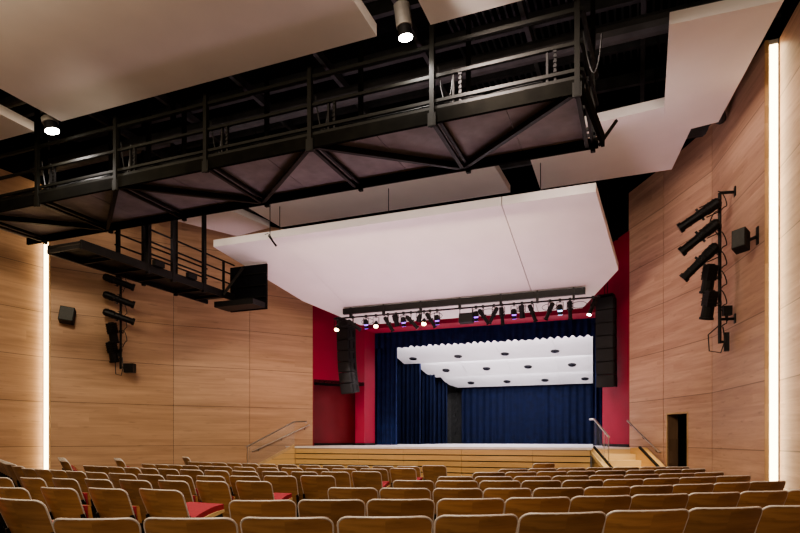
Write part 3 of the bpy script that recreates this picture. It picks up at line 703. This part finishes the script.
def wall_speaker(p, n, yaw, pitch, roll, size, label):
    n = Vector((*n, 0)); t = empty('mounted_speaker', p, 0, label, 'loudspeaker', 'small loudspeakers on the side walls')
    R_ = Matrix.Rotation(yaw, 3, 'Z') @ Matrix.Rotation(pitch, 3, 'X') @ Matrix.Rotation(roll, 3, 'Y')
    w, d, h = size
    MB().box((0, 0, 0), size, R_).build('case', M['speaker'], t)
    MB().box(R_ @ Vector((0, -d/2-.006, 0)), (w-.03, .012, h-.03), R_).build('grille', M['speakerfront'], t)
    mb = MB(); mb.cyl(R_ @ Vector((0, d/2-.02, .0)), -n*.28+Vector((0, 0, .06)), .03, n=6); mb.box(-n*.31+Vector((0, 0, .08)), (.05, .10, .34), Matrix.Rotation(math.atan2(n.y, n.x), 3, 'Z')); mb.build('wall_mount', M['blackmetal'], t)
wall_speaker((1.86, 13.3, 3.86), nR, -.55, -.30, -.12, (.25, .22, .41), 'tilted dark grey loudspeaker on the right wall by the bright slot')
wall_speaker((-15.55, 12.75, 3.62), nL, .75, -.2, .12, (.38, .34, .42), 'tilted black loudspeaker on the left wall by the bright slot')

# ------------------------------------------------------------------ hanging house lights
def house_light(p, aim, r, h, label, glow):
    t = empty('hanging_spotlight', p, 0, label, 'house light', 'hanging house lights'); a = Vector(aim).normalized()
    MB().cyl(-a*.1, -a*h, r, n=20).build('can', M['whitebox'], t, True)
    MB().cyl(-a*.1, a*.06, r*.82, r*.9, n=20).build('reflector_ring', M['blackmetal'], t, True)
    MB().cyl(a*.055, a*.07, r*.86, n=20).build('lamp_face', M[glow], t)
    MB().cyl(-a*h, (-a*h).xy.to_3d()+Vector((0, 0, 9.6-p[2])), .02, n=6).build('stem', M['blackmetal'], t)
house_light((-3.48, 9.0, 6.52), (.10, .12, -1), .13, .44, 'bright hanging cylinder spotlight between two ceiling panels at the top', 'lamp')
house_light((-11.43, 9.0, 6.52), (.18, .12, -1), .16, .20, 'bright oval hanging lamp at the left beside the panel corner', 'lamp')

# microphone hung by the left end of the reflector
p = pY(270, 236, 13.7)
t = empty('hanging_microphone', p, 0, 'thin black hanging microphone on a rod at the reflector left end', 'microphone')
mb = MB(); mb.cyl((0, 0, 0), (0, 0, 9.6-p.z), .012, n=5); mb.build('rod', M['cable'], t)
a, b = camdir(-.14, 0, .04), camdir(.17, 0, -.27)
mb = MB(); mb.cyl(a*.3, b, .022, .03, n=8); mb.build('capsule', M['blackmetal'], t)
mb = MB(); mb.tube([a, a*.4+Vector((0, 0, .05)), Vector((0, 0, .02)), b*.5], .01, 5); mb.build('clip', M['blackmetal'], t)
# dark spare lamps and boxes clipped on the far rail of the catwalk
for i, x in enumerate((-9.0, -7.0, -4.6, -2.6, -1.7)):
    stage_light('profile', (x, CY1, 6.45), (.2*(-1)**i, .75, -.7), 'dim black spotlight on the far catwalk rail, %s from the left' % ORD[i], 'spotlights on the far catwalk rail', 1., .28)

# ------------------------------------------------------------------ theatre seats
import json
ROWS = json.loads('''{"C1":[[-9.15,10.74,-13,0.46],[-8.76,10.65,-12,0.46],[-8.33,10.56,-12,0.48],[-7.87,10.47,-11,0.46],[-7.41,10.38,-10,0.48],[-6.93,10.31,-8,0.48],[-6.44,10.25,-5,0.52],[-5.92,10.22,-2,0.53],[-5.4,10.22,2,0.51],[-4.89,10.25,6,0.5],[-4.41,10.32,10,0.47],[-3.95,10.41,13,0.47],[-3.49,10.53,15,0.48]],
"C2":[[-9.08,9.33,-12,0.46],[-8.67,9.26,-11,0.45],[-8.25,9.17,-11,0.45],[-7.83,9.09,-10,0.46],[-7.4,9.03,-9,0.48],[-7.0,8.97,-7,0.49],[-6.49,8.92,-4,0.52],[-5.99,8.9,0,0.49],[-5.51,8.92,4,0.46],[-5.05,8.97,10,0.47],[-4.59,9.07,15,0.48],[-4.12,9.22,19,0.51],[-3.66,9.38,21,0.47]],
"C3":[[-9.36,8.2,-12,0.46],[-8.97,8.11,-12,0.46],[-8.54,8.02,-12,0.49],[-8.07,7.92,-11,0.46],[-7.61,7.84,-10,0.47],[-7.13,7.76,-8,0.51],[-6.61,7.7,-6,0.54],[-6.09,7.66,-1,0.52],[-5.58,7.68,5,0.51],[-5.09,7.75,12,0.47],[-4.65,7.87,18,0.46],[-4.22,8.03,23,0.47],[-3.79,8.21,24,0.48]],
"C4":[[-9.67,7.05,-13,0.46],[-9.3,6.96,-13,0.46],[-8.83,6.85,-13,0.53],[-8.33,6.73,-13,0.5],[-7.83,6.61,-12,0.54],[-7.29,6.5,-11,0.56],[-6.69,6.4,-8,0.64],[-6.12,6.34,-3,0.52],[-5.64,6.34,4,0.46],[-5.19,6.41,14,0.46],[-4.77,6.56,25,0.46],[-4.37,6.77,31,0.47],[-3.95,7.02,30,0.5]],
"C5":[[-8.3,4.9,14,0.48],[-7.82,5.01,12,0.49],[-7.34,5.11,10,0.5],[-6.86,5.19,9,0.47],[-6.39,5.25,7,0.48],[-5.92,5.31,7,0.48],[-5.42,5.37,8,0.53],[-4.93,5.45,11,0.47],[-4.48,5.56,17,0.46],[-4.05,5.74,28,0.47]],
"C6":[[-6.9,3.51,25,0.46],[-6.49,3.69,23,0.46],[-6.06,3.87,22,0.47],[-5.62,4.03,20,0.48],[-5.16,4.18,17,0.49],[-4.68,4.31,13,0.52],[-4.13,4.41,7,0.58]],
"C7":[[-5.93,2.69,23,0.52],[-5.46,2.89,24,0.52],[-4.97,3.09,21,0.54],[-4.42,3.25,12,0.6]],
"R1":[[-2.97,2.65,28,0.51],[-2.48,2.88,24,0.57],[-1.96,3.11,24,0.57],[-1.43,3.36,27,0.59],[-0.94,3.64,32,0.54],[-0.46,3.95,35,0.6],[0.04,4.3,36,0.62],[0.53,4.65,35,0.59],[1.02,4.98,33,0.58]],
"R2":[[-2.67,3.89,28,0.52],[-2.2,4.12,25,0.53],[-1.72,4.35,26,0.54],[-1.23,4.6,29,0.55],[-0.76,4.89,33,0.56],[-0.3,5.21,36,0.56],[0.15,5.55,38,0.57],[0.59,5.89,38,0.55],[1.02,6.22,38,0.53],[1.44,6.55,37,0.53]],
"R3":[[-2.54,5.19,17,0.5],[-2.06,5.33,17,0.5],[-1.59,5.49,20,0.48],[-1.16,5.67,26,0.47],[-0.72,5.91,32,0.52],[-0.3,6.21,38,0.52],[0.1,6.54,41,0.53],[0.5,6.91,43,0.56],[0.9,7.29,44,0.53],[1.29,7.66,44,0.56]],
"R4":[[-2.35,6.34,17,0.48],[-1.89,6.49,18,0.49],[-1.44,6.65,23,0.47],[-1.02,6.85,29,0.47],[-0.6,7.11,35,0.51],[-0.18,7.43,39,0.54],[0.23,7.79,43,0.55],[0.65,8.19,44,0.61],[1.08,8.62,45,0.62]],
"R5":[[-2.11,7.18,23,0.46],[-1.68,7.38,26,0.49],[-1.24,7.6,30,0.5],[-0.81,7.87,34,0.51],[-0.4,8.18,39,0.53],[0.02,8.53,42,0.56],[0.46,8.94,44,0.63],[0.88,9.36,45,0.57]],
"R6":[[-1.95,8.26,36,0.49],[-1.56,8.54,36,0.49],[-1.17,8.83,36,0.48],[-0.79,9.11,37,0.47],[-0.4,9.41,38,0.52],[0.01,9.73,38,0.5],[0.4,10.04,38,0.5],[0.77,10.34,39,0.46]],
"R7":[[-1.82,9.3,42,0.52],[-1.43,9.65,41,0.53],[-1.02,9.99,39,0.53],[-0.61,10.3,37,0.49],[-0.21,10.59,35,0.5],[0.21,10.86,32,0.49],[0.59,11.1,31,0.46]]}''')

SW = .50   # width of the backrest as modelled
def back_half(z):     # half width of the plywood back at height z
    zt, r, z0 = .85, .055, .36
    w = SW/2 - .035*(1-min(1, (z-z0)/(zt-z0)))**1.5
    if z > zt-r: w = w-r+math.sqrt(max(0, r*r-(z-(zt-r))**2))
    return w
def back_y(x, z):     # leans back with height, wraps forward at the sides
    return -(z-.42)*.45+.055*(abs(x)/.25)**2.2
ZL = [.36, .45, .55, .65, .74, .795, .815, .83, .841, .848, .85]
def back_mesh():
    mb = MB(); n = 10
    for off in (0, .014):
        o = len(mb.v)
        for z in ZL:
            w = back_half(z)
            for i in range(n+1):
                x = -w+2*w*i/n; mb.v.append((x, back_y(x, z)+off, z))
        for j in range(len(ZL)-1):
            for i in range(n):
                q = (o+j*(n+1)+i, o+j*(n+1)+i+1, o+(j+1)*(n+1)+i+1, o+(j+1)*(n+1)+i)
                mb.f.append(q if off == 0 else q[::-1])
    return mb
def trim_mesh():
    pts = [(-back_half(z), z) for z in ZL]+[(-back_half(.85)*(1-2*i/6), .85) for i in range(1, 6)]+[(back_half(z), z) for z in reversed(ZL)]
    return MB().tube([(x, back_y(x, z)+.007, z) for x, z in pts], .0078, 6)
def pan(open_):       # seat: cushion and its plywood tray, folded up or let down
    tray, cush = MB(), MB()
    def fn(off, th, wd):
        P = []
        for a in [i/6 for i in range(7)]:
            for b in (0, 1):
                for sx in (-1, 1):
                    x = sx*wd/2*(1-.06*a)
                    l = .43*a; hh = off+th*b+.02*math.sin(PI*a)*b
                    if open_: P.append((x, .06+l*.93, .52+.09*a+hh))
                    else: P.append((x*.86, .115-hh-.05*a, .40+.27*a))
        fs = []
        for i in range(6):
            k = i*4
            fs += [(k, k+1, k+5, k+4), (k+2, k+6, k+7, k+3), (k, k+4, k+6, k+2), (k+1, k+3, k+7, k+5)]
        fs += [(0, 2, 3, 1), (24, 25, 27, 26)]
        return P, fs
    tray.add(*fn(-.02, .025, .46)); cush.add(*fn(.005, .055, .44))
    return tray, cush
def leg_mesh(sx):
    mb = MB(); x = sx*.232
    mb.bar((x, .02, .02), (x, .00, .44), .028, .09, up=(0, 1, 0)); mb.bar((x, -.06, .015), (x, .12, .015), .05, .03)
    mb.bar((x, -.01, .40), (x, .10, .47), .03, .10); mb.bar((x, .01, .40), (x, -.035, .60), .02, .05, up=(0, 1, 0))
    return mb
seatA = empty('theatre_seat', (0, 0, 0)); 
back_mesh().build('backrest', M['seatwood'], seatA, True)
e = trim_mesh().build('backrest_edge', M['seatedge'], seatA.children[0], True)
tr, cu = pan(False); ob = tr.build('seat', M['seatwood'], seatA); cu.build('cushion', M['cushion'], ob, False)
for sx in (-1, 1): leg_mesh(sx).build('leg', M['seatmetal'], seatA)
seatB = empty('theatre_seat', (0, 0, 0))
b = back_mesh().build('backrest', M['seatwood'], seatB, True); trim_mesh().build('backrest_edge', M['seatedge'], b, True)
tr, cu = pan(True); ob = tr.build('seat', M['panedge'], seatB); cu.build('cushion', M['cushion'], ob)
for sx in (-1, 1): MB().bar((sx*.215, .10, .45), (sx*.205, .44, .535), .02, .13).build('side_panel', M['seatmetal'], seatB)
for sx in (-1, 1): leg_mesh(sx).build('leg', M['seatmetal'], seatB)
used = {'A': False, 'B': False}
def place_seat(x, y, hd, sc, label, group, open_=False, dz=0.):
    k = 'B' if open_ else 'A'; src = seatB if open_ else seatA
    o = copy_tree(src) if used[k] else src
    used[k] = True
    h_ = math.radians(hd); x, y = x-math.sin(h_)*.08, y+math.cos(h_)*.08
    o.location = (x, y, floor_z(x, y)+dz); o.rotation_euler = (0, 0, math.radians(hd)); o.scale = (sc/.518, 1, 1)
    tag(o, label, 'theatre seat', group)
OPEN = {('C6', -1), ('C5', -1), ('C3', -1), ('C2', -1)}
RN = {'C1': 'front', 'C2': 'second', 'C3': 'third', 'C4': 'fourth', 'C5': 'fifth', 'C6': 'sixth', 'C7': 'seventh',
      'R1': 'nearest', 'R2': 'second-nearest', 'R3': 'third-nearest', 'R4': 'fourth-nearest', 'R5': 'fifth-nearest', 'R6': 'sixth-nearest', 'R7': 'seventh-nearest'}
for rk, seats in ROWS.items():
    n = len(seats)
    for i, (x, y, hd, pt) in enumerate(seats):
        if rk[0] == 'C':
            lab = 'wooden theatre seat, %s from the aisle, %s row from the stage, centre block' % (ORD[n-1-i], RN[rk])
            place_seat(x, y, .5*hd-(9 if rk in ('C5', 'C6', 'C7') else 6), pt, lab, 'wooden seats of the centre block', (rk, i-n) in OPEN)
        else:
            lab = 'wooden theatre seat, %s from the aisle, %s row of the right block' % (ORD[i], RN[rk])
            place_seat(x, y, .88*hd, pt, lab, 'wooden seats of the right block')
p = pD(543, 464, 11.2)
place_seat(p.x, p.y, 32, .45, 'single dark wooden seat standing up beyond the right block, before the stage', 'wooden seats of the right block', dz=0.02)
# left block: rows seen end on
LR = [('front', 188, 457.5, 14.0, 49, 2), ('second', 122, 460.3, 12.3, 42, 4), ('third', 67, 461, 12.0, 38, 6), ('fourth', 14, 464, 10.6, 31, 7)]
for nm, u0, v0, D, hd, n in LR:
    p = pD(u0, v0, D); d = Vector((-math.cos(math.radians(hd)), math.sin(math.radians(hd))))
    for k in range(n):
        q = Vector((p.x, p.y))+d*.5*k
        dz = (HY-v0)/F*D-.85-floor_z(q.x, q.y)
        place_seat(q.x, q.y, -hd+16, .5, 'wooden theatre seat, %s from the aisle, %s row from the stage, left block' % (ORD[k], nm), 'wooden seats of the left block', dz=dz)

# ------------------------------------------------------------------ light
W = bpy.data.worlds.new('World'); S.world = W; W.use_nodes = True
nt = W.node_tree; bg = nt.nodes['Background']; bg.inputs['Color'].default_value = (1, .80, .62, 1); bg.inputs['Strength'].default_value = .09
def light(kind, loc, target, energy, col, size=1., size_y=None, spot=60, blend=.6, spread=None, name='lamp'):
    l = bpy.data.lights.new(name, kind); l.energy = energy; l.color = col
    if kind == 'AREA':
        l.size = size
        if size_y: l.shape = 'RECTANGLE'; l.size_y = size_y
    elif kind == 'SPOT': l.spot_size = math.radians(spot); l.spot_blend = blend; l.shadow_soft_size = size
    else: l.shadow_soft_size = size
    if spread: l.spread = math.radians(spread)
    o = bpy.data.objects.new(name, l); COL.objects.link(o); o.location = loc
    o.rotation_euler = (Vector(target)-Vector(loc)).to_track_quat('-Z', 'Y').to_euler()
    return o
WARM = (1, .80, .58); NEUT = (1, .93, .88)
light('AREA', (-6, -1.5, 6.2), (-6, 5, -1), 470, WARM, 12, 2.5, name='house_wash')
light('AREA', (-2.5, 5.0, 6.4), (-2, 9, -1), 480, (1, .84, .72), 3, 1.5, name='house_right')
light('AREA', (-9, 5.0, 6.4), (-9, 10, -1), 330, WARM, 6, 1.5, name='house_left')
light('AREA', (1.2, -2.6, 4.6), (-.8, 6, -.6), 210, (1, .86, .70), 3, 1.5, name='seat_back_fill')  # unseen area light added to brighten the right block's seat backs
light('SPOT', (-2.6, 8.2, 6.3), (1.8, 15.8, 2.6), 1350, (1, .83, .76), .3, spot=80, blend=.9, name='wall_wash_right')
light('SPOT', (-8.2, 6.2, 5.9), (-14.0, 15.0, 2.0), 1000, (1, .86, .69), .3, spot=80, blend=.9, name='wall_wash_left')
light('SPOT', (-3.47, 9.02, 6.38), (-3.2, 9.4, 0), 150, NEUT, .08, spot=130, blend=.5, name='hanging_spot')
light('SPOT', (-11.4, 9.02, 6.4), (-11.1, 9.4, 0), 160, NEUT, .08, spot=130, blend=.5, name='hanging_oval')
light('AREA', (-5.5, 11.9, 5.0), (-5.5, 15.2, 6.9), 80, (1, .86, .84), 12, .25, name='panel_fill')  # unseen area light added to brighten the panels behind the catwalk
# stage: battens hidden behind the valance and between the ceiling panels, plus the pipe before the stage
light('AREA', (-5.5, 23.25, 3.86), (-5.5, 25.0, -.3), 420, (1, .95, 1), 8.5, .3, name='stage_batten_front')
light('AREA', (-5.5, 26.06, 3.58), (-5.5, 27.5, -.3), 260, (1, .95, 1), 7.5, .12, name='stage_batten_middle')
light('AREA', (-5.4, 28.06, 3.12), (-5.4, 29.4, -.3), 200, (1, .95, 1), 7.0, .12, name='stage_batten_rear')
for x in (-8.6, -6.6, -4.6, -2.6):
    light('SPOT', (x, 18.25, 3.3), (x, 20.6, -.3), 500, (1, .88, .93), .1, spot=80, blend=.8, name='pipe_spot')
light('SPOT', (-9.3, 18.3, 3.3), (-9.6, 21.2, .1), 260, (1, .85, .8), .1, spot=40, blend=.5, name='pipe_spot_left')
light('SPOT', (1.0, 16.6, 5.4), (-.35, 17.5, -1.0), 1900, (1, .86, .62), .1, spot=24, blend=.6, name='stair_fill')  # unseen spot added to brighten the right steps
light('AREA', (-5.6, 13.6, 4.9), (-5.8, 18.2, -.9), 110, (1, .82, .55), 7, .5, name='apron_wash')
light('AREA', (-6.2, 14.6, -1.1), (-6.2, 16.4, 5.), 240, (1, .66, .82), 7.5, 1.6, spread=132, name='reflector_fill')  # unseen area light added to brighten the reflector from below

# ------------------------------------------------------------------ camera
cam = bpy.data.cameras.new('camera'); cam.sensor_width = 36; cam.lens = F/800*36
cam.shift_y = (HY-266.5)/800; cam.clip_end = 200
co = bpy.data.objects.new('camera', cam); COL.objects.link(co)
co.location = (0, 0, 0); co.rotation_euler = (PI/2, 0, YAW); S.camera = co
# lift everything so the floor lies near zero
LIFT = 1.32
for ob in S.objects:
    if ob.parent is None: ob.location.z += LIFT
S.view_settings.view_transform = 'AgX'; S.view_settings.look = 'AgX - Medium High Contrast'; S.view_settings.exposure = 0.
